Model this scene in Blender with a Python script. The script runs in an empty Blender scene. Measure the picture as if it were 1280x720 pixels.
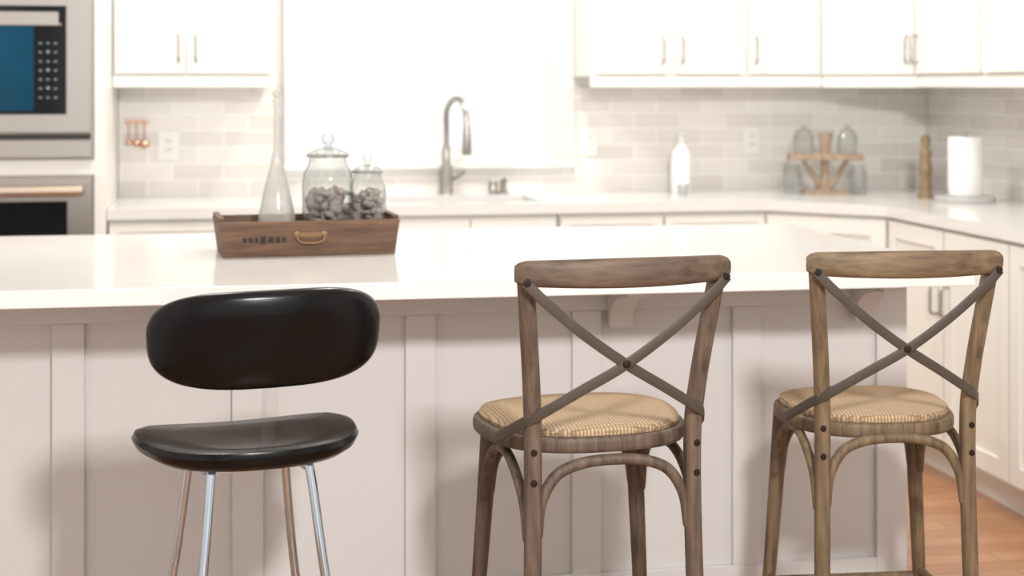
import bpy, bmesh, math, random
from mathutils import Vector, Matrix
random.seed(4)
S=bpy.context.scene
S.view_settings.view_transform='Standard'
S.view_settings.look='None'
S.view_settings.exposure=0.2

# ------------------------------------------------------------------ materials
def srgb(r,g,b):
    f=lambda c:(c/255/12.92) if c/255<=0.04045 else ((c/255+0.055)/1.055)**2.4
    return (f(r),f(g),f(b),1)
def newmat(name):
    m=bpy.data.materials.new(name); m.use_nodes=True
    nt=m.node_tree; b=nt.nodes['Principled BSDF']
    return m,nt,b
def mat(name,col,rough=.5,metal=0,var=.04,scale=8,bump=0,coat=0,bscale=60,spec=None):
    m,nt,b=newmat(name)
    tc=nt.nodes.new('ShaderNodeTexCoord')
    n=nt.nodes.new('ShaderNodeTexNoise'); n.inputs['Scale'].default_value=scale; n.inputs['Detail'].default_value=4
    nt.links.new(tc.outputs['Object'],n.inputs['Vector'])
    mx=nt.nodes.new('ShaderNodeMix'); mx.data_type='RGBA'
    mx.inputs[6].default_value=tuple(c*(1-var) for c in col[:3])+(1,)
    mx.inputs[7].default_value=tuple(min(1,c*(1+var)) for c in col[:3])+(1,)
    nt.links.new(n.outputs['Fac'],mx.inputs[0]); nt.links.new(mx.outputs[2],b.inputs['Base Color'])
    b.inputs['Roughness'].default_value=rough; b.inputs['Metallic'].default_value=metal
    b.inputs['Coat Weight'].default_value=coat
    if spec is not None: b.inputs['Specular IOR Level'].default_value=spec
    if bump:
        n2=nt.nodes.new('ShaderNodeTexNoise'); n2.inputs['Scale'].default_value=bscale
        nt.links.new(tc.outputs['Object'],n2.inputs['Vector'])
        bp=nt.nodes.new('ShaderNodeBump'); bp.inputs['Strength'].default_value=bump; bp.inputs['Distance'].default_value=.002
        nt.links.new(n2.outputs['Fac'],bp.inputs['Height']); nt.links.new(bp.outputs[0],b.inputs['Normal'])
    return m
def woodmat(name,c1,c2,stretch=(30,30,2.5),rough=.6,bump=.3):
    m,nt,b=newmat(name)
    tc=nt.nodes.new('ShaderNodeTexCoord'); mp=nt.nodes.new('ShaderNodeMapping')
    mp.inputs['Scale'].default_value=stretch
    nt.links.new(tc.outputs['Object'],mp.inputs['Vector'])
    n=nt.nodes.new('ShaderNodeTexNoise'); n.inputs['Scale'].default_value=2.2; n.inputs['Detail'].default_value=8; n.inputs['Roughness'].default_value=.65
    nt.links.new(mp.outputs[0],n.inputs['Vector'])
    cr=nt.nodes.new('ShaderNodeValToRGB'); cr.color_ramp.elements[0].position=.32; cr.color_ramp.elements[1].position=.7
    cr.color_ramp.elements[0].color=c1; cr.color_ramp.elements[1].color=c2
    nt.links.new(n.outputs['Fac'],cr.inputs[0]); nt.links.new(cr.outputs[0],b.inputs['Base Color'])
    b.inputs['Roughness'].default_value=rough
    bp=nt.nodes.new('ShaderNodeBump'); bp.inputs['Strength'].default_value=bump; bp.inputs['Distance'].default_value=.001
    nt.links.new(n.outputs['Fac'],bp.inputs['Height']); nt.links.new(bp.outputs[0],b.inputs['Normal'])
    return m
def tilemat(name,axis):
    m,nt,b=newmat(name)
    tc=nt.nodes.new('ShaderNodeTexCoord'); sp=nt.nodes.new('ShaderNodeSeparateXYZ'); cb=nt.nodes.new('ShaderNodeCombineXYZ')
    nt.links.new(tc.outputs['Object'],sp.inputs[0])
    nt.links.new(sp.outputs[axis],cb.inputs[0])
    sub=nt.nodes.new('ShaderNodeMath'); sub.operation='SUBTRACT'; sub.inputs[1].default_value=.92
    nt.links.new(sp.outputs[2],sub.inputs[0]); nt.links.new(sub.outputs[0],cb.inputs[1])
    br=nt.nodes.new('ShaderNodeTexBrick'); nt.links.new(cb.outputs[0],br.inputs['Vector'])
    br.inputs['Scale'].default_value=1; br.inputs['Brick Width'].default_value=.2; br.inputs['Row Height'].default_value=.0655
    br.inputs['Mortar Size'].default_value=.0028; br.inputs['Mortar Smooth'].default_value=.3; br.inputs['Bias'].default_value=0
    br.inputs['Color1'].default_value=srgb(222,217,211); br.inputs['Color2'].default_value=srgb(240,236,231)
    br.inputs['Mortar'].default_value=srgb(253,251,248)
    nt.links.new(br.outputs['Color'],b.inputs['Base Color']); b.inputs['Roughness'].default_value=.12
    inv=nt.nodes.new('ShaderNodeMath'); inv.operation='SUBTRACT'; inv.inputs[0].default_value=1
    nt.links.new(br.outputs['Fac'],inv.inputs[1])
    bp=nt.nodes.new('ShaderNodeBump'); bp.inputs['Strength'].default_value=.5; bp.inputs['Distance'].default_value=.002
    nt.links.new(inv.outputs[0],bp.inputs['Height']); nt.links.new(bp.outputs[0],b.inputs['Normal'])
    return m
def floormat():
    m,nt,b=newmat('oak_floor')
    tc=nt.nodes.new('ShaderNodeTexCoord')
    br=nt.nodes.new('ShaderNodeTexBrick'); nt.links.new(tc.outputs['Object'],br.inputs['Vector'])
    br.inputs['Scale'].default_value=1; br.inputs['Brick Width'].default_value=1.1; br.inputs['Row Height'].default_value=.083
    br.inputs['Mortar Size'].default_value=.0015
    br.inputs['Color1'].default_value=srgb(176,128,94); br.inputs['Color2'].default_value=srgb(194,148,114); br.inputs['Mortar'].default_value=srgb(120,82,56)
    mp=nt.nodes.new('ShaderNodeMapping'); mp.inputs['Scale'].default_value=(2,28,1)
    nt.links.new(tc.outputs['Object'],mp.inputs[0])
    n=nt.nodes.new('ShaderNodeTexNoise'); n.inputs['Scale'].default_value=2; n.inputs['Detail'].default_value=6
    nt.links.new(mp.outputs[0],n.inputs['Vector'])
    mx=nt.nodes.new('ShaderNodeMix'); mx.data_type='RGBA'; mx.blend_type='MULTIPLY'; mx.inputs[0].default_value=.5
    cr=nt.nodes.new('ShaderNodeValToRGB'); cr.color_ramp.elements[0].color=(.55,.5,.45,1)
    cr.color_ramp.elements[0].position=.3; cr.color_ramp.elements[1].position=.65
    nt.links.new(n.outputs['Fac'],cr.inputs[0])
    nt.links.new(br.outputs['Color'],mx.inputs[6]); nt.links.new(cr.outputs[0],mx.inputs[7])
    nt.links.new(mx.outputs[2],b.inputs['Base Color']); b.inputs['Roughness'].default_value=.3
    return m
def glassmat(name,tint=(.90,.915,.915,1),base=.05,edge=.8,milky=0,gc=(.62,.65,.66,1)):
    m,nt,b=newmat(name); nt.nodes.remove(b); out=nt.nodes['Material Output']
    tr=nt.nodes.new('ShaderNodeBsdfTransparent'); tr.inputs[0].default_value=tint
    gl=nt.nodes.new('ShaderNodeBsdfGlossy'); gl.inputs['Roughness'].default_value=.04; gl.inputs[0].default_value=gc
    lw=nt.nodes.new('ShaderNodeLayerWeight'); lw.inputs[0].default_value=.35
    mr=nt.nodes.new('ShaderNodeMapRange'); mr.inputs[3].default_value=base; mr.inputs[4].default_value=edge
    nt.links.new(lw.outputs['Facing'],mr.inputs[0])
    mx=nt.nodes.new('ShaderNodeMixShader'); nt.links.new(mr.outputs[0],mx.inputs[0])
    nt.links.new(tr.outputs[0],mx.inputs[1]); nt.links.new(gl.outputs[0],mx.inputs[2])
    last=mx
    if milky:
        df=nt.nodes.new('ShaderNodeBsdfDiffuse'); df.inputs[0].default_value=(.68,.64,.60,1)
        m2=nt.nodes.new('ShaderNodeMixShader'); m2.inputs[0].default_value=milky
        nt.links.new(mx.outputs[0],m2.inputs[1]); nt.links.new(df.outputs[0],m2.inputs[2]); last=m2
    nt.links.new(last.outputs[0],out.inputs[0])
    return m
def rushmat():
    m,nt,b=newmat('woven_rush')
    tc=nt.nodes.new('ShaderNodeTexCoord')
    w1=nt.nodes.new('ShaderNodeTexWave'); w1.inputs['Scale'].default_value=40; w1.bands_direction='X'; w1.inputs['Distortion'].default_value=2.5
    w2=nt.nodes.new('ShaderNodeTexWave'); w2.inputs['Scale'].default_value=40; w2.bands_direction='Y'; w2.inputs['Distortion'].default_value=2.5
    nt.links.new(tc.outputs['Object'],w1.inputs[0]); nt.links.new(tc.outputs['Object'],w2.inputs[0])
    ml=nt.nodes.new('ShaderNodeMath'); ml.operation='MULTIPLY'
    nt.links.new(w1.outputs['Fac'],ml.inputs[0]); nt.links.new(w2.outputs['Fac'],ml.inputs[1])
    cr=nt.nodes.new('ShaderNodeValToRGB'); cr.color_ramp.elements[0].color=srgb(132,110,84); cr.color_ramp.elements[1].color=srgb(186,160,128)
    cr.color_ramp.elements[1].position=.6
    nt.links.new(ml.outputs[0],cr.inputs[0]); nt.links.new(cr.outputs[0],b.inputs['Base Color']); b.inputs['Roughness'].default_value=.75
    bp=nt.nodes.new('ShaderNodeBump'); bp.inputs['Strength'].default_value=.4; bp.inputs['Distance'].default_value=.0015
    nt.links.new(ml.outputs[0],bp.inputs['Height']); nt.links.new(bp.outputs[0],b.inputs['Normal'])
    return m
M_white=mat('cabinet_white_paint',srgb(235,232,226),.35,var=.01)
M_wall=mat('wall_paint',srgb(236,235,231),.6,var=.01)
M_trim=mat('trim_white',srgb(230,229,225),.35,var=.01)
M_island=mat('island_paint',srgb(204,203,203),.45,var=.012)
M_quartz=mat('white_quartz',srgb(226,224,222),.12,var=.015,scale=30)
M_tileB=tilemat('subway_tile_back',0); M_tileR=tilemat('subway_tile_right',1)
M_floor=floormat()
M_steel=mat('stainless_steel',srgb(176,171,166),.28,1,var=.03,scale=4)
M_nickel=mat('brushed_nickel',srgb(168,165,160),.25,1,var=.03)
M_chrome=mat('chrome',srgb(188,202,214),.07,1,var=.01)
M_blackglass=mat('black_glass',srgb(12,15,18),.06,var=.1,spec=.3)
M_blueglass=mat('oven_window_blue',srgb(0,62,88),.1,var=.45,scale=5,spec=.2)
M_leather=mat('black_leather',srgb(3,4,6),.24,var=.1,bump=.05,bscale=350,spec=.25)
M_dark=mat('dark_gap',srgb(50,46,44),.6)
M_woodA=woodmat('weathered_oak',srgb(56,45,38),srgb(110,92,78))
M_woodAh=woodmat('weathered_oak_rail',srgb(58,46,38),srgb(108,88,72),(2.5,30,30))
M_woodB=woodmat('honey_weathered_oak',srgb(70,56,40),srgb(127,106,80))
M_woodBh=woodmat('honey_weathered_oak_rail',srgb(72,57,41),srgb(129,107,81),(2.5,30,30))
M_strap=mat('strap_wood_dark',srgb(66,57,49),.5,var=.25,scale=20)
M_rivet=mat('rivet_bronze',srgb(50,43,38),.4,.8)
M_pull=mat('aged_brass',srgb(120,96,70),.4,.8,var=.2)
M_rush=rushmat()
M_tray=woodmat('aged_tray_wood',srgb(66,45,33),srgb(118,87,64),(3,25,30))
M_glass=glassmat('clear_glass')
M_milky=glassmat('frosted_decanter_glass',milky=.32)
M_shell=mat('shells',srgb(164,152,146),.6,var=.5,scale=35)
M_copper=mat('copper',srgb(206,160,134),.25,1)
M_paper=mat('paper_towel',srgb(240,240,238),.9,var=.01)
M_marble=mat('grey_marble',srgb(180,179,176),.3,var=.15,scale=12)
M_brass=mat('carved_mill_wood',srgb(132,112,82),.4,var=.35,scale=30)
M_ceramic=mat('white_ceramic',srgb(240,240,238),.2,var=.01)
M_text=mat('button_print',srgb(150,165,172),.5)
M_ink=mat('stencil_ink',srgb(40,28,22),.7)

# ------------------------------------------------------------------ geometry helpers
def link(o,parent=None):
    S.collection.objects.link(o)
    if parent is not None: o.parent=parent
    return o
def group(name,loc=(0,0,0),rz=0,sc=(1,1,1)):
    e=bpy.data.objects.new(name,None); e.location=loc; e.rotation_euler=(0,0,math.radians(rz)); e.scale=sc
    e.empty_display_size=.1
    return link(e)
def meshobj(name,verts,faces,m,parent=None,smooth=False,bevel=0,bseg=2,sub=0):
    me=bpy.data.meshes.new(name); me.from_pydata([tuple(v) for v in verts],[],faces); me.update()
    bm=bmesh.new(); bm.from_mesh(me); bmesh.ops.recalc_face_normals(bm,faces=bm.faces); bm.to_mesh(me); bm.free()
    me.materials.append(m)
    if smooth:
        for p in me.polygons: p.use_smooth=True
    o=bpy.data.objects.new(name,me); link(o,parent)
    if bevel:
        md=o.modifiers.new('bevel','BEVEL'); md.width=bevel; md.segments=bseg; md.limit_method='ANGLE'
    if sub:
        md=o.modifiers.new('sub','SUBSURF'); md.levels=sub; md.render_levels=sub
    return o
def bv(x0,x1,y0,y1,z0,z1,off=0):
    v=[(x0,y0,z0),(x1,y0,z0),(x1,y1,z0),(x0,y1,z0),(x0,y0,z1),(x1,y0,z1),(x1,y1,z1),(x0,y1,z1)]
    f=[(0,3,2,1),(4,5,6,7),(0,1,5,4),(1,2,6,5),(2,3,7,6),(3,0,4,7)]
    return v,[tuple(i+off for i in q) for q in f]
def box(name,x0,x1,y0,y1,z0,z1,m,parent=None,bevel=0):
    v,f=bv(x0,x1,y0,y1,z0,z1); return meshobj(name,v,f,m,parent,bevel=bevel)
def boxes(name,lst,m,parent=None,bevel=0):
    V=[];F=[]
    for b in lst:
        v,f=bv(*b,off=len(V)); V+=v;F+=f
    return meshobj(name,V,F,m,parent,bevel=bevel)
def prism(name,poly,z0,z1,m,parent=None,bevel=0):
    n=len(poly); V=[(x,y,z0) for x,y in poly]+[(x,y,z1) for x,y in poly]
    F=[tuple(range(n))[::-1],tuple(range(n,2*n))]+[(i,(i+1)%n,n+(i+1)%n,n+i) for i in range(n)]
    return meshobj(name,V,F,m,parent,bevel=bevel)
def lathe(name,prof,m,loc=(0,0,0),parent=None,seg=40,axis='Z'):
    V=[];F=[]
    for r,z in prof:
        for i in range(seg):
            a=2*math.pi*i/seg
            p=(r*math.cos(a),r*math.sin(a),z)
            if axis=='Y': p=(p[0],p[2],p[1])
            V.append((p[0]+loc[0],p[1]+loc[1],p[2]+loc[2]))
    for j in range(len(prof)-1):
        for i in range(seg):
            F.append((j*seg+i,j*seg+(i+1)%seg,(j+1)*seg+(i+1)%seg,(j+1)*seg+i))
    if prof[0][0]>1e-4: F.append(tuple(range(seg)))
    if prof[-1][0]>1e-4: F.append(tuple(range((len(prof)-1)*seg,len(prof)*seg)))
    o=meshobj(name,V,F,m,parent,smooth=True)
    bm=bmesh.new(); bm.from_mesh(o.data); bmesh.ops.remove_doubles(bm,verts=bm.verts,dist=1e-5); bmesh.ops.recalc_face_normals(bm,faces=bm.faces); bm.to_mesh(o.data); bm.free()
    md=o.modifiers.new('es','EDGE_SPLIT'); md.split_angle=math.radians(50)
    return o
def catmull(pts,n=8):
    P=[Vector(p) for p in pts]
    if len(P)<3: 
        return [P[0].lerp(P[1],i/n) for i in range(n+1)]
    P=[2*P[0]-P[1]]+P+[2*P[-1]-P[-2]]
    out=[]
    for i in range(1,len(P)-2):
        for k in range(n):
            t=k/n; a,b,c,d=P[i-1],P[i],P[i+1],P[i+2]
            out.append(.5*((2*b)+(c-a)*t+(2*a-5*b+4*c-d)*t*t+(3*b-a-3*c+d)*t**3))
    out.append(P[-2]); return out
def sweep(name,pts,w,h,m,parent=None,up=(0,0,1),n=8,seg=16,ex=2.0,smooth=True,wf=None,hf=None):
    """w = half size across 'side', h = half size along 'up'"""
    C=catmull(pts,n) if len(pts)>2 or n>1 else [Vector(p) for p in pts]
    V=[];F=[];N=len(C); up=Vector(up)
    for j,c in enumerate(C):
        t=(C[min(j+1,N-1)]-C[max(j-1,0)]).normalized()
        side=t.cross(up).normalized(); u=side.cross(t).normalized()
        s=j/(N-1); ww=w*(wf(s) if wf else 1); hh=h*(hf(s) if hf else 1)
        for i in range(seg):
            a=2*math.pi*i/seg; ca,sa=math.cos(a),math.sin(a)
            x=math.copysign(abs(ca)**(2/ex),ca)*ww; y=math.copysign(abs(sa)**(2/ex),sa)*hh
            V.append(c+side*x+u*y)
    for j in range(N-1):
        for i in range(seg):
            F.append((j*seg+i,j*seg+(i+1)%seg,(j+1)*seg+(i+1)%seg,(j+1)*seg+i))
    F.append(tuple(range(seg))[::-1]); F.append(tuple(range((N-1)*seg,N*seg)))
    o=meshobj(name,V,F,m,parent,smooth=smooth)
    md=o.modifiers.new('es','EDGE_SPLIT'); md.split_angle=math.radians(50)
    return o
def tube(name,pts,r,m,parent=None,n=8,up=(0,.02,1)):
    return sweep(name,pts,r,r,m,parent,up=up,n=n,seg=14)

def door(parent,x0,x1,z0,z1,yf,m,name='door',stile=.06,t=.02):
    s=stile
    boxes(name,[(x0,x0+s,yf-t,yf,z0,z1),(x1-s,x1,yf-t,yf,z0,z1),(x0+s,x1-s,yf-t,yf,z0,z0+s),(x0+s,x1-s,yf-t,yf,z1-s,z1),
                (x0+s,x1-s,yf-t+.009,yf,z0+s,z1-s)],m,parent)
def pull(parent,x,z0,z1,yf,name='handle'):
    tube(name,[(x,yf,z0),(x,yf-.028,z0+.004),(x,yf-.03,(z0+z1)/2),(x,yf-.028,z1-.004),(x,yf,z1)],.005,M_nickel,parent,n=5,up=(1,0,0))

# ------------------------------------------------------------------ room shell
WY=6.5; WX=3.03; LX=-1.32; FY=-1.6; CH=3.1
box('floor',LX-.15,WX+.15,FY,WY+.15,-.1,0,M_floor)
box('ceiling',LX-.15,WX+.15,FY,WY+.15,CH,CH+.1,M_wall)
wx0,wx1,wz0,wz1=.335,1.375,1.045,2.2
boxes('wall_back',[(LX-.15,wx0,WY,WY+.15,0,CH),(wx1,WX+.15,WY,WY+.15,0,CH),(wx0,wx1,WY,WY+.15,0,wz0),(wx0,wx1,WY,WY+.15,wz1,CH)],M_wall)
box('wall_left',LX-.15,LX,FY,WY,0,CH,M_wall)
box('wall_right',WX,WX+.15,FY,WY,0,CH,M_wall)
boxes('backsplash_back',[(-.41,.235,WY-.009,WY-.001,.92,1.356),(.235,1.44,WY-.009,WY-.001,.92,1.0),(1.44,WX-.010,WY-.009,WY-.001,.92,1.356)],M_tileB)
box('backsplash_right',WX-.009,WX-.001,3.2,WY-.010,.92,1.356,M_tileR)
# window
w=group('window_1')
boxes('casing',[(.245,wx0,WY-.022,WY,1.0,2.29),(wx1,1.435,WY-.022,WY,1.0,2.29),(wx0,wx1,WY-.022,WY,wz1,2.29),(wx0,wx1,WY-.022,WY,1.0,wz0)],M_trim,w,bevel=.003)
boxes('casing_back_band',[(.240,.256,WY-.034,WY-.0221,1.045,2.295),(1.422,1.438,WY-.034,WY-.0221,1.045,2.295),(wx0-.014,wx0,WY-.028,WY-.0221,1.045,2.2),(wx1,wx1+.014,WY-.028,WY-.0221,1.045,2.2)],M_trim,w,bevel=.002)
box('sill',.235,1.437,WY-.05,WY-.0221,1.02,1.045,M_trim,w,bevel=.004)
boxes('jamb',[(wx0,wx0+.02,WY+.001,WY+.15,wz0+.02,wz1-.02),(wx1-.02,wx1,WY+.001,WY+.15,wz0+.02,wz1-.02),(wx0,wx1,WY+.001,WY+.15,wz1-.02,wz1),(wx0,wx1,WY+.001,WY+.15,wz0,wz0+.02)],M_trim,w)
boxes('sash',[(wx0+.02,wx0+.055,WY+.05,WY+.09,wz0+.02,wz1-.02),(wx1-.055,wx1-.02,WY+.05,WY+.09,wz0+.02,wz1-.02),
   (wx0+.055,wx1-.055,WY+.05,WY+.09,wz0+.02,wz0+.06),(wx0+.055,wx1-.055,WY+.05,WY+.09,1.54,1.585),(wx0+.055,wx1-.055,WY+.05,WY+.09,wz1-.06,wz1-.02)],M_trim,w)
gm=glassmat('window_glass',(.995,.995,.995,1),.01,.3)
for i,(a,b) in enumerate(((wz0+.0605,1.5395),(1.5855,wz1-.0605))):
    meshobj('pane_%d'%(i+1),[(wx0+.0555,WY+.07,a),(wx1-.0555,WY+.07,a),(wx1-.0555,WY+.07,b),(wx0+.0555,WY+.07,b)],[(0,1,2,3)],gm,w)

# ------------------------------------------------------------------ uppers
def upper(name,loc,rz,width,doors,pulls,depth=.33):
    g=group(name,loc,rz)
    box('carcass',0,width,0,depth-.002,1.40,2.40,M_white,g)
    boxes('light_rail',[(0,width,-.012,.02,1.357,1.399)],M_white,g,bevel=.003)
    box('crown',0,width,-.03,depth-.002,2.401,2.46,M_trim,g)
    for i,(a,b) in enumerate(doors): door(g,a,b,1.412,2.38,-.001,M_white,'door_%d'%(i+1))
    for i,x in enumerate(pulls): pull(g,x,1.455,1.56,-.021,'handle_%d'%(i+1))
    return g
UF=6.17
upper('upper_cabinet',(-.41,UF,0),0,.60,[(.008,.266),(.272,.592)],[.242,.306])
upper('upper_cabinet',(1.44,UF,0),0,.648,[(.02,.315),(.345,.63)],[.29,.37])
upper('upper_cabinet',(2.09,UF,0),0,.318,[(.006,.304)],[.03])
g=group('corner_upper_cabinet')
P=[(2.411,6.17),(2.70,5.881),(WX-.010,5.881),(WX-.010,WY-.010),(2.411,WY-.010)]
prism('carcass',P,1.40,2.40,M_white,g)
prism('bottom_rail',[(2.411,6.157),(2.70,5.868),(2.72,5.90),(2.43,6.19)],1.357,1.399,M_white,g)
dg=bpy.data.objects.new('door_mount',None); link(dg,g); dg.location=(2.411,6.17,0); dg.rotation_euler=(0,0,math.radians(-45))
door(dg,.012,.397,1.412,2.38,-.001,M_white,'door_1'); pull(dg,.372,1.455,1.56,-.021,'handle_1')
upper('upper_cabinet',(2.70,5.875,0),-90,.56,[(.008,.552)],[.035])
upper('upper_cabinet',(2.70,5.31,0),-90,.9,[(.008,.448),(.452,.892)],[.42,.48])

# ------------------------------------------------------------------ base cabinets + counter
CF=5.90
def base(name,loc,rz,width,n,depth,drawers=True):
    g=group(name,loc,rz)
    box('carcass',0,width,0,depth,.10,.878,M_white,g)
    box('toe_kick',0,width,.06,depth,0,.099,M_white,g)
    dw=width/n
    for i in range(n):
        a=i*dw+.006; b=(i+1)*dw-.006
        if drawers:
            door(g,a,b,.72,.865,-.001,M_white,'drawer_%d'%(i+1),stile=.03)
            tube('drawer_pull_%d'%(i+1),[((a+b)/2-.05,-.02,.79),((a+b)/2-.045,-.048,.79),((a+b)/2+.045,-.048,.79),((a+b)/2+.05,-.02,.79)],.005,M_nickel,g,n=4)
            door(g,a,b,.12,.71,-.001,M_white,'door_%d'%(i+1))
        else: door(g,a,b,.12,.865,-.001,M_white,'door_%d'%(i+1))
        pull(g,(b-.035) if i%2==0 else (a+.035),.58,.68,-.02,'handle_%d'%(i+1))
    return g
base('base_cabinet',(-.41,CF,0),0,.98,2,.598)
g=group('sink_base_cabinet',(.575,CF,0))
boxes('carcass',[(0,.67,0,.03,.10,.878),(0,.02,.03,.598,.10,.878),(.65,.67,.03,.598,.10,.878),(.02,.65,.03,.598,.10,.12)],M_white,g)
box('toe_kick',0,.67,.06,.598,0,.099,M_white,g)
door(g,.006,.333,.12,.865,-.001,M_white,'door_1'); door(g,.337,.664,.12,.865,-.001,M_white,'door_2')
pull(g,.30,.58,.68,-.02,'handle_1'); pull(g,.37,.58,.68,-.02,'handle_2')
base('base_cabinet',(1.25,CF,0),0,.82,2,.598)
g=group('corner_base_cabinet')
prism('carcass',[(2.072,5.90),(2.44,5.532),(WX-.001,5.532),(WX-.001,6.498),(2.072,6.498)],.10,.878,M_white,g)
prism('toe_kick',[(2.10,5.95),(2.49,5.56),(WX-.001,5.56),(WX-.001,6.498),(2.10,6.498)],0,.099,M_white,g)
dg=bpy.data.objects.new('door_mount',None); link(dg,g); dg.location=(2.072,5.90,0); dg.rotation_euler=(0,0,math.radians(-45))
door(dg,.02,.50,.12,.865,-.001,M_white,'door_1'); pull(dg,.46,.58,.68,-.021,'handle_1')
base('base_cabinet',(2.44,5.53,0),-90,2.3,5,.588,drawers=False)
ct=group('perimeter_countertop')
boxes('slab_1',[(-.412,.62,5.87,WY-.010,.88,.92),(.62,1.2,5.87,5.97,.88,.92),(.62,1.2,6.36,WY-.010,.88,.92)],M_quartz,ct)
prism('slab_2',[(1.2,5.87),(2.06,5.87),(2.41,5.52),(2.41,3.2),(WX-.010,3.2),(WX-.010,WY-.010),(1.2,WY-.010)],.88,.92,M_quartz,ct)
sk=group('kitchen_sink')
boxes('basin',[(.605,1.215,5.96,5.975,.70,.879),(.605,1.215,6.355,6.37,.70,.879),(.605,.62,5.975,6.355,.70,.879),(1.2,1.215,5.975,6.355,.70,.879),(.605,1.215,5.96,6.37,.69,.70)],M_steel,sk)
lathe('drain',[(.0,.706),(.035,.706),(.04,.7)],M_chrome,(.91,6.16,0),sk)
f=group('kitchen_faucet',(.895,6.425,.92))
lathe('body',[(.030,0),(.030,.008),(.026,.012),(.025,.11),(.017,.125),(.0155,.2)],M_nickel,parent=f)
tube('spout',[(0,0,.19),(0,0,.27),(.0,-.01,.34),(.02,-.045,.385),(.045,-.09,.385),(.06,-.125,.34),(.064,-.135,.28)],.0125,M_nickel,f,up=(1,0,0))
lathe('spray_head',[(.0,.165),(.019,.165),(.021,.18),(.017,.25),(.014,.285)],M_nickel,(.064,-.135,0),f)
tube('lever',[(.02,0,.07),(.045,-.005,.075),(.075,-.015,.10)],.008,M_nickel,f)
f=group('soap_dispenser',(1.13,6.42,.92))
lathe('body',[(.022,0),(.022,.006),(.014,.012),(.013,.055),(.0,.056)],M_nickel,parent=f)
tube('nozzle',[(0,0,.05),(0,-.02,.062),(0,-.06,.058)],.006,M_nickel,f,up=(1,0,0))
f=group('sink_air_switch',(1.09,6.43,.92))
lathe('body',[(.018,0),(.018,.045),(.015,.05),(0,.05)],M_nickel,parent=f)

# ------------------------------------------------------------------ oven tower
TF=5.85
g=group('oven_tower_cabinet')
boxes('carcass',[(-.455,-.414,TF,WY-.002,0,2.45),(LX+.001,-1.225,TF,WY-.002,0,2.45),(-1.225,-.455,TF,WY-.002,1.70,2.45),(-1.225,-.455,TF,WY-.002,1.045,1.10),
   (-1.225,-.455,TF,WY-.002,0,.40),(-1.225,-.455,WY-.05,WY-.002,.40,1.70)],M_white,g)
door(g,-1.22,-.46,1.71,2.42,TF-.001,M_white,'door_1'); door(g,-1.22,-.46,.12,.39,TF-.001,M_white,'drawer_1')
g=group('built_in_microwave')
box('body',-1.222,-.458,TF-.012,6.4,1.102,1.698,M_steel,g,bevel=.003)
box('door_frame',-1.215,-.465,TF-.028,TF-.012,1.195,1.69,M_steel,g,bevel=.004)
box('glass',-1.13,-.548,TF-.032,TF-.028,1.262,1.647,M_blackglass,g)
box('viewing_window',-1.10,-.66,TF-.034,TF-.032,1.275,1.575,M_blueglass,g)
box('glass_trim',-1.12,-.565,TF-.035,TF-.032,1.578,1.584,M_steel,g)
box('top_trim',-1.12,-.575,TF-.035,TF-.032,1.584,1.625,M_steel,g)
bt=[]
for r in range(7):
    for c in range(3):
        x=-.642+c*.026; z=1.32+r*.032
        bt.append((x,x+.010,TF-.0335,TF-.032,z,z+.004+.004*((r*c)%2)))
boxes('buttons',bt,M_text,g)
box('vent_gap',-1.215,-.465,TF-.0125,TF-.0115,1.172,1.192,M_dark,g)
box('lower_trim',-1.215,-.465,TF-.026,TF-.012,1.108,1.170,M_steel,g,bevel=.003)
g=group('wall_oven')
box('body',-1.222,-.458,TF-.012,6.4,.402,1.043,M_steel,g,bevel=.003)
box('door_frame',-1.215,-.462,TF-.03,TF-.012,.41,1.04,M_steel,g,bevel=.004)
box('glass',-1.13,-.545,TF-.034,TF-.03,.47,.955,M_blackglass,g)
box('viewing_window',-1.10,-.60,TF-.036,TF-.034,.50,.90,M_blackglass,g)
sweep('handle',[(-1.19,TF-.075,.993),(-.49,TF-.075,.993)],.013,.018,mat('handle_warm_steel',srgb(220,204,188),.3,1),g,n=2)
boxes('handle_mounts',[(-1.17,-1.14,TF-.07,TF-.03,.985,1.0),(-.54,-.51,TF-.07,TF-.03,.985,1.0)],M_steel,g)

# ------------------------------------------------------------------ island
g=group('kitchen_island')
box('countertop',-1.15,1.79,3.58,4.88,.88,.92,M_quartz,g,bevel=.003)
box('body',-1.1,1.745,3.90,4.84,0,.879,M_island,g)
bl=[(a,a+.075,3.886,3.899,0.14,.80) for a in (-.82,-.40,.02,.44,.86,1.28)]
bl+=[(1.67,1.753,3.886,3.899,0,.879),(-1.1,1.67,3.886,3.899,.80,.879),(-1.1,1.67,3.886,3.899,0,.14)]
boxes('battens',bl,M_island,g,bevel=.002)
boxes('end_panel',[(1.7455,1.753,3.90,3.98,0,.879),(1.7455,1.753,4.76,4.84,0,.879),(1.7455,1.753,3.98,4.76,0,.14),(1.7455,1.753,3.98,4.76,.80,.879)],M_island,g)
def corbel(x,i):
    prof=[(0,0),(-.20,0),(-.20,-.025)]
    for k in range(1,9):
        t=k/8*math.pi/2; prof.append((-.20+.175*math.sin(t),-.025-.08*(1-math.cos(t))))
    prof+=[(-.025,-.12),(0,-.12)]
    n=len(prof); V=[(x,3.885+a,.8795+b) for a,b in prof]+[(x+.06,3.885+a,.8795+b) for a,b in prof]
    F=[tuple(range(n)),tuple(range(n,2*n))]+[(j,(j+1)%n,n+(j+1)%n,n+j) for j in range(n)]
    meshobj('corbel_%d'%i,V,F,M_island,g)
corbel(.95,1); corbel(1.60,2); corbel(.12,3); corbel(-.74,4)

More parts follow.
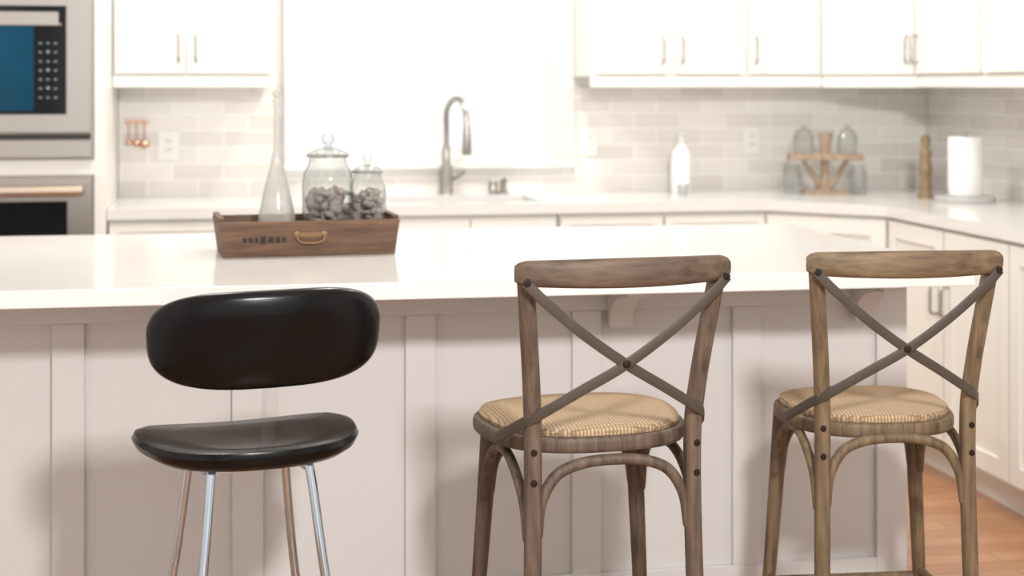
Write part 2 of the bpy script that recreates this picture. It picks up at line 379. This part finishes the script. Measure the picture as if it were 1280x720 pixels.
# ------------------------------------------------------------------ cross-back stools
def outline(a,bk,fr,t,ex=2.7):
    c,s=math.cos(t),math.sin(t)
    x=math.copysign(abs(c)**(2/ex),c)*a; d=fr if s>0 else bk
    y=math.copysign(abs(s)**(2/ex),s)*d
    return x*(1+.10*y/.2),y
def rings(name,levels,m,parent,a,bk,fr,ex=2.7,seg=64,zfun=None):
    V=[];F=[]
    for s,z in levels:
        for i in range(seg):
            x,y=outline(a,bk,fr,2*math.pi*i/seg,ex); x*=s;y*=s
            V.append((x,y,z+(zfun(x,y) if zfun else 0)))
    L=len(levels)
    for j in range(L-1):
        for i in range(seg): F.append((j*seg+i,j*seg+(i+1)%seg,(j+1)*seg+(i+1)%seg,(j+1)*seg+i))
    F.append(tuple(range(seg))); F.append(tuple(range((L-1)*seg,L*seg)))
    o=meshobj(name,V,F,m,parent,smooth=True)
    md=o.modifiers.new('es','EDGE_SPLIT'); md.split_angle=math.radians(45)
    return o
def cross_stool(loc,rz,mw,mh,sc=(1,1,1),hw=.218,SZ=.670):
    g=group('cross_back_counter_stool',loc,rz,sc)
    rings('seat_frame',[(.9,SZ-.042),(.98,SZ-.041),(.995,SZ-.037),(1,SZ-.032),(1,SZ-.020),(.99,SZ-.013),(.97,SZ-.010),(.9,SZ-.010)],mw,g,hw,.19,.20)
    rings('seat_pad',[(.88,SZ-.0095),(.935,SZ-.0095),(.945,SZ-.002),(.925,SZ+.005),(.83,SZ+.010),(.6,SZ+.013),(.3,SZ+.013),(.02,SZ+.012)],M_rush,g,hw,.19,.20)
    for s,n in ((-1,'left'),(1,'right')):
        sweep('rear_post_'+n,[(s*.180,-.245,0),(s*.172,-.215,.3),(s*.168,-.203,.61),(s*.174,-.215,.76),(s*.200,-.262,1.0)],.0165,.0185,mw,g,up=(0,1,0),seg=18,ex=2.6,
              wf=lambda t:1.05-.12*abs(t-.6),hf=lambda t:1)
        sweep('front_leg_'+n,[(s*.205,.185,0),(s*.185,.16,.3),(s*.165,.145,SZ-.043)],.016,.016,mw,g,up=(0,1,0),seg=16,wf=lambda t:.85+.4*t,hf=lambda t:.85+.4*t)
        tube('side_arch_'+n,[(s*.176,-.195,.465),(s*.178,-.17,.54),(s*.18,-.10,.593),(s*.178,-.02,.609),(s*.177,.06,.591),(s*.18,.115,.54),(s*.182,.14,.465)],.0105,mw,g,up=(1,0,0))
        tube('side_stretcher_'+n,[(s*.180,-.23,.22),(s*.193,.172,.22)],.011,mw,g,n=4)
        for z,y in ((.585,-.222),(.645,-.222)):
            lathe('bolt',[(0,-.004),(.006,-.003),(.007,0)],M_rivet,(s*.171,y,z),g,seg=12,axis='Y')
    tube('rear_arch',[(-.160,-.205,.475),(-.150,-.2,.54),(-.118,-.195,.59),(-.065,-.19,.610),(0,-.187,.614),(.065,-.19,.610),(.118,-.195,.59),(.150,-.2,.54),(.160,-.205,.475)],.0115,mw,g,up=(0,1,0))
    tube('front_arch',[(-.165,.15,.475),(-.150,.15,.55),(-.10,.15,.595),(0,.15,.606),(.10,.15,.595),(.150,.15,.55),(.165,.15,.475)],.0105,mw,g,up=(0,1,0))
    tube('rear_stretcher',[(-.175,-.225,.28),(.175,-.225,.28)],.011,mw,g,n=4)
    sweep('foot_rest',[(-.19,.17,.20),(.19,.17,.20)],.012,.018,mw,g,n=4)
    pts=[]
    for k in range(9):
        u=-1+k/4; pts.append((u*.222,-.262-.045*(1-u*u),1.003))
    def taper(t):
        e=min(t,1-t); return .60+.40*min(1,(e/.05))**.5 if e<.05 else 1
    sweep('top_rail',pts,.0135,.0275,mh,g,up=(0,0,1),seg=22,ex=2.8,wf=taper,hf=lambda t:(taper(t)*(.9+.16*math.sin(math.pi*t))))
    for s in (-1,1):
        sweep('cross_strap_%s'%('a' if s<0 else 'b'),[(s*.208,-.291,.988),(s*.17,-.292,.951),(s*.09,-.288,.884),(0,-.277-(.004 if s>0 else 0),.821),(-s*.09,-.258,.767),(-s*.165,-.232,.720),(-s*.193,-.200,.698),(-s*.210,-.13,.665),(-s*.216,-.08,.645)],
              .0032,.0105,M_strap,g,up=(0,0,1),seg=12,ex=4)
        lathe('rivet',[(0,-.005),(.007,-.004),(.008,0)],M_rivet,(s*.205,-.293,.988),g,seg=12,axis='Y')
    lathe('centre_rivet',[(0,-.007),(.008,-.005),(.009,0)],M_rivet,(0,-.281,.822),g,seg=14,axis='Y')
cross_stool((.75,3.29,0),5,M_woodA,M_woodAh)
cross_stool((1.428,3.385,0),-4,M_woodB,M_woodBh,(.955,.93,.99),.200,.655)

# ------------------------------------------------------------------ black leather chrome stool
g=group('black_leather_bar_stool',(.051,3.27,0),11)
zf=lambda x,y: -.006+.34*x*x-.10*max(0,y-.10)+.45*max(0,-y-.10)**1.5
rings('seat',[(.03,.618),(.6,.616),(.88,.620),(.97,.630),(1.0,.643),(.975,.655),(.9,.662),(.6,.660),(.3,.657),(.03,.656)],M_leather,g,.226,.185,.20,ex=2.35,zfun=zf,seg=80)
V=[];F=[];seg=72
lev=[(.02,-.022),(.5,-.021),(.85,-.019),(.955,-.012),(.99,-.004),(1,.004),(.985,.012),(.93,.017),(.6,.019),(.02,.02)]
ro=math.radians(-.4)
for s,yy in lev:
    for i in range(seg):
        t=2*math.pi*i/seg; c,d=math.cos(t),math.sin(t)
        x=math.copysign(abs(c)**(2/3.6),c)*.229*s; z=math.copysign(abs(d)**(2/2.9),d)*.095*s
        x*=1+.02*(z/.094)
        x,z=x*math.cos(ro)+z*math.sin(ro),-x*math.sin(ro)+z*math.cos(ro)
        V.append((x,-.215+yy+1.05*x*x-.10*z,.882+z))
for j in range(len(lev)-1):
    for i in range(seg): F.append((j*seg+i,j*seg+(i+1)%seg,(j+1)*seg+(i+1)%seg,(j+1)*seg+i))
F.append(tuple(range(seg))); F.append(tuple(range((len(lev)-1)*seg,len(lev)*seg)))
meshobj('backrest',V,F,M_leather,g,smooth=True)
M_acr=glassmat('clear_acrylic',(.98,.98,.98,1),.01,.15)
sweep('clear_acrylic_back_bracket',[(0,-.198,.82),(0,-.190,.76),(0,-.175,.70),(0,-.155,.64)],.016,.004,M_acr,g,up=(0,1,0),ex=3)
for s,n in ((-1,'left'),(1,'right')):
    tube('leg_frame_'+n,[(s*.185,-.20,0),(s*.128,-.15,.35),(s*.100,-.115,.59),(s*.095,-.08,.606),(s*.095,.08,.606),(s*.100,.115,.59),(s*.128,.15,.35),(s*.185,.20,0)],.0095,M_chrome,g,up=(1,0,0),n=12)
    lathe('foot_glide',[(.012,0),(.013,.012),(.010,.02)],M_leather,(s*.185,-.20,0),g,seg=14)
    lathe('foot_glide',[(.012,0),(.013,.012),(.010,.02)],M_leather,(s*.185,.20,0),g,seg=14)
box('mount_plate',-.11,.11,-.09,.09,.604,.613,M_chrome,g)
tube('foot_ring_rear',[(-.152,-.17,.21),(.152,-.17,.21)],.008,M_chrome,g,n=3)
tube('foot_ring_front',[(-.152,.17,.21),(.152,.17,.21)],.008,M_chrome,g,n=3)
tube('foot_ring_left',[(-.152,-.17,.21),(-.152,.17,.21)],.008,M_chrome,g,n=3)
tube('foot_ring_right',[(.152,-.17,.21),(.152,.17,.21)],.008,M_chrome,g,n=3)

# ------------------------------------------------------------------ tray with jars
TX,TY=.223,4.17
g=group('wooden_tray',(TX,TY,.92),4)
def slanted(name,b,t,z0,z1,m):
    V=[(x,y,z0) for x,y in b]+[(x,y,z1) for x,y in t]
    F=[(3,2,1,0),(4,5,6,7)]+[(i,(i+1)%4,4+(i+1)%4,4+i) for i in range(4)]
    meshobj(name,V,F,m,g,bevel=.0015)
W=.224;W2=.236;D=.24
slanted('front_board',[(-W,0),(W,0),(W,.014),(-W,.014)],[(-W2,-.008),(W2,-.008),(W2,.008),(-W2,.008)],0,.092,M_tray)
slanted('back_board',[(-W,D-.014),(W,D-.014),(W,D),(-W,D)],[(-W2,D-.006),(W2,D-.006),(W2,D+.01),(-W2,D+.01)],0,.092,M_tray)
slanted('left_board',[(-W,.014),(-W+.014,.014),(-W+.014,D-.014),(-W,D-.014)],[(-W2,.008),(-W2+.016,.008),(-W2+.016,D-.006),(-W2,D-.006)],0,.102,M_tray)
slanted('right_board',[(W-.014,.014),(W,.014),(W,D-.014),(W-.014,D-.014)],[(W2-.016,.008),(W2,.008),(W2,D-.006),(W2-.016,D-.006)],0,.102,M_tray)
box('bottom_board',-W+.014,W-.014,.014,D-.014,0,.010,M_tray,g)
for s in (-1,1):
    lathe('pull_rosette',[(0,-.0045),(.009,-.003),(.010,.003)],M_pull,(s*.036,-.005,.056),g,seg=16,axis='Y')
tube('bail_pull',[(-.036,-.011,.056),(-.032,-.014,.042),(-.015,-.015,.036),(.015,-.015,.036),(.032,-.014,.042),(.036,-.011,.056)],.0032,M_pull,g,up=(0,1,0))
box('pull_plate',-.044,.044,-.0062,-.003,.049,.063,M_pull,g,bevel=.001)
ink=[]
x=-.175
for k in range(7):
    wdt=random.uniform(.008,.016); h=random.uniform(.012,.022)
    ink.append((x,x+wdt,-.0055,-.003,.045-h/2,.045+h/2)); x+=wdt+.005
boxes('stencil_marks',ink,M_ink,g)
def stones(name,r,h,m,count,size):
    bm=bmesh.new()
    for i in range(count):
        a=random.uniform(0,2*math.pi); rr=r*math.sqrt(random.random()); z=size+(h-size)*i/count
        mt=Matrix.Translation((rr*math.cos(a),rr*math.sin(a),z))@Matrix.Rotation(random.uniform(0,6),4,Vector((random.random(),random.random(),random.random()+.01)).normalized())@Matrix.Diagonal((size*random.uniform(.7,1.3),size*random.uniform(.6,1),size*random.uniform(.35,.8),1))
        bmesh.ops.create_icosphere(bm,subdivisions=2,radius=1,matrix=mt)
    me=bpy.data.meshes.new(name); bm.to_mesh(me); bm.free(); me.materials.append(m)
    return me
T=Matrix.Rotation(math.radians(4),4,'Z')
def tl(x,y): 
    v=T@Vector((x,y,0)); return (TX+v.x,TY+v.y,.9305)
def jar(name,loc,r,h,fill,knob,cnt):
    j=group(name,loc)
    lathe('glass_body',[(0,.0),(r*.9,.0),(r,.012),(r,h*.66),(r*.95,h*.76),(r*.74,h*.86),(r*.72,h*.93)],M_glass,parent=j)
    lathe('lid',[(r*.82,h*.932),(r*.82,h*.95),(r*.7,h*.985),(r*.3,h*1.02),(r*.14,h*1.035),(r*.14,h*1.05),(knob*.8,h*1.06),(knob,h*1.06+knob*.7),(knob*.8,h*1.06+knob*1.5),(0,h*1.06+knob*1.7)],M_glass,parent=j)
    lathe('lid_ring',[(r*.78,h*.922),(r*.84,h*.927),(r*.84,h*.945),(r*.78,h*.95)],M_nickel,parent=j)
    o=bpy.data.objects.new('shells',stones('shells',r*.78,fill,M_shell,cnt,.015)); link(o,j); o.location=(0,0,.004)
jar('shell_canister_jar',tl(.062,.12),.069,.262,.150,.018,140)
jar('shell_canister_jar',tl(.168,.11),.050,.215,.145,.014,85)
d=group('glass_decanter',tl(-.075,.115))
lathe('bottle',[(0,0),(.05,0),(.057,.008),(.054,.05),(.044,.11),(.031,.17),(.018,.22),(.010,.26),(.008,.37),(.011,.395),(.009,.40)],M_milky,parent=d)
lathe('stopper',[(.006,.40),(.010,.405),(.011,.418),(0,.427)],M_milky,parent=d)

# ------------------------------------------------------------------ small things
def outlet(x,z,wd,n):
    g=group('wall_outlet_plate',(x,WY-.0095,z))
    box('plate',-wd/2,wd/2,-.006,0,-.06,.06,M_ceramic,g,bevel=.002)
    for k in range(n):
        cx=(k-(n-1)/2)*.046
        boxes('socket_%d'%(k+1),[(cx-.016,cx+.016,-.009,-.0061,-.034,.034)],M_ceramic,g,bevel=.002)
        boxes('slots_%d'%(k+1),[(cx-.007,cx-.004,-.0095,-.0091,.012,.022),(cx+.004,cx+.007,-.0095,-.0091,.012,.022),(cx-.007,cx-.004,-.0095,-.0091,-.022,-.012),(cx+.004,cx+.007,-.0095,-.0091,-.022,-.012)],M_dark,g)
outlet(-.215,1.125,.085,1); outlet(1.505,1.13,.075,1); outlet(2.22,1.13,.075,1)
g=group('copper_measuring_spoons',(-.34,WY-.0095,1.17))
box('hook_rail',-.045,.045,-.012,0,.045,.055,M_copper,g)
for i,x in enumerate((-.03,.0,.03)):
    r=.012+.003*i
    tube('spoon_handle_%d'%(i+1),[(x,-.016,.05),(x,-.017,-.02)],.003,M_copper,g,n=2,up=(1,0,0))
    lathe('spoon_bowl_%d'%(i+1),[(0,-.014),(r*.7,-.011),(r,0),(r*.9,0),(r*.6,-.008),(0,-.010)],M_copper,(x,-.016,-.02-r),g,seg=20,axis='Y')
g=group('white_lotion_bottle',(1.86,6.33,.92))
lathe('bottle',[(0,0),(.036,0),(.04,.01),(.042,.10),(.038,.17),(.02,.20),(.014,.21),(.014,.23),(0,.23)],M_ceramic,parent=g)
tube('pump',[(0,0,.23),(0,0,.255),(0,-.03,.262),(0,-.045,.25)],.006,M_ceramic,g,up=(1,0,0))
g=group('small_glass_votive',(1.83,6.20,.92))
lathe('cup',[(0,0),(.02,0),(.024,.045),(.021,.045),(.018,.006),(0,.006)],M_glass,parent=g)
g=group('wooden_canister_stand',(2.43,6.18,.92),-10)
M_st=woodmat('stand_wood',srgb(138,116,98),srgb(180,158,136))
box('base',-.09,.09,-.05,.05,0,.014,M_st,g,bevel=.003)
sweep('post',[(0,.0,.014),(0,.0,.10),(0,.0,.25)],.026,.016,M_st,g,up=(0,1,0),wf=lambda t:1.15-.5*math.sin(math.pi*t))
box('crossbar',-.15,.15,-.05,.05,.138,.165,M_st,g,bevel=.004)
for s in (-1,1):
    k='a' if s<0 else 'b'
    lathe('canister_'+k,[(0,.166),(.038,.166),(.042,.175),(.042,.235),(.03,.25),(.03,.262),(.012,.268),(.012,.28),(0,.284)],M_glass,(s*.09,0,0),g)
    sweep('brace_'+k,[(s*.02,0,.03),(s*.06,0,.09),(s*.09,0,.138)],.009,.012,M_st,g,up=(0,1,0))
    lathe('lower_jar_'+k,[(0,0),(.034,0),(.036,.01),(.036,.09),(.028,.105),(.028,.12),(0,.122)],M_glass,(s*.135,0,0),g)
g=group('pepper_mill',(2.72,5.86,.92))
lathe('mill',[(0,0),(.030,0),(.031,.012),(.022,.03),(.026,.05),(.019,.075),(.026,.10),(.026,.13),(.018,.15),(.024,.17),(.024,.185),(.014,.20),(.019,.225),(.017,.245),(0,.255)],M_brass,parent=g,seg=28)
g=group('paper_towel_holder',(2.79,5.66,.92))
lathe('base',[(0,0),(.112,0),(.114,.004),(.114,.018),(.110,.022),(0,.022)],M_marble,parent=g)
lathe('roll',[(.02,.024),(.062,.024),(.064,.028),(.064,.243),(.062,.247),(.02,.247),(.02,.024)],M_paper,parent=g)
lathe('rod',[(0,.02),(.006,.02),(.006,.255),(.010,.258),(.010,.266),(0,.27)],M_chrome,parent=g,seg=20)

# ------------------------------------------------------------------ lights, world, camera
W_=bpy.data.worlds.new('World'); S.world=W_; W_.use_nodes=True
bg=W_.node_tree.nodes['Background']; bg.inputs[0].default_value=(1,.995,.985,1); bg.inputs[1].default_value=1.1
def area(name,loc,target,size,power,col=(1,1,1)):
    l=bpy.data.lights.new(name,'AREA'); l.energy=power; l.size=size; l.color=col
    o=bpy.data.objects.new(name,l); link(o); o.location=loc
    o.rotation_euler=(Vector(target)-Vector(loc)).to_track_quat('-Z','Y').to_euler(); return o
area('softbox_lamp',(.8,.6,2.35),(.7,3.9,.7),.25,84,(1,.99,.97))
for i,(x,y) in enumerate(((-.2,5.2),(1.0,5.2),(2.0,5.0))):  # added fill lights to brighten the upper cabinets, not actual ceiling fixtures
    area('upper_cabinet_fill',(x,y,CH-.02),(x,y+.4,0),.25,20,(1,.975,.94))
cam=bpy.data.cameras.new('camera'); co=bpy.data.objects.new('camera',cam); link(co)
cam.lens=1984/1280*36; cam.sensor_width=36; cam.shift_y=-(360-106)/1280
cam.dof.use_dof=True; cam.dof.focus_distance=3.2; cam.dof.aperture_fstop=2.9
co.location=(0,0,1.367); co.rotation_euler=(math.radians(90),0,math.radians(-10.3))
S.camera=co
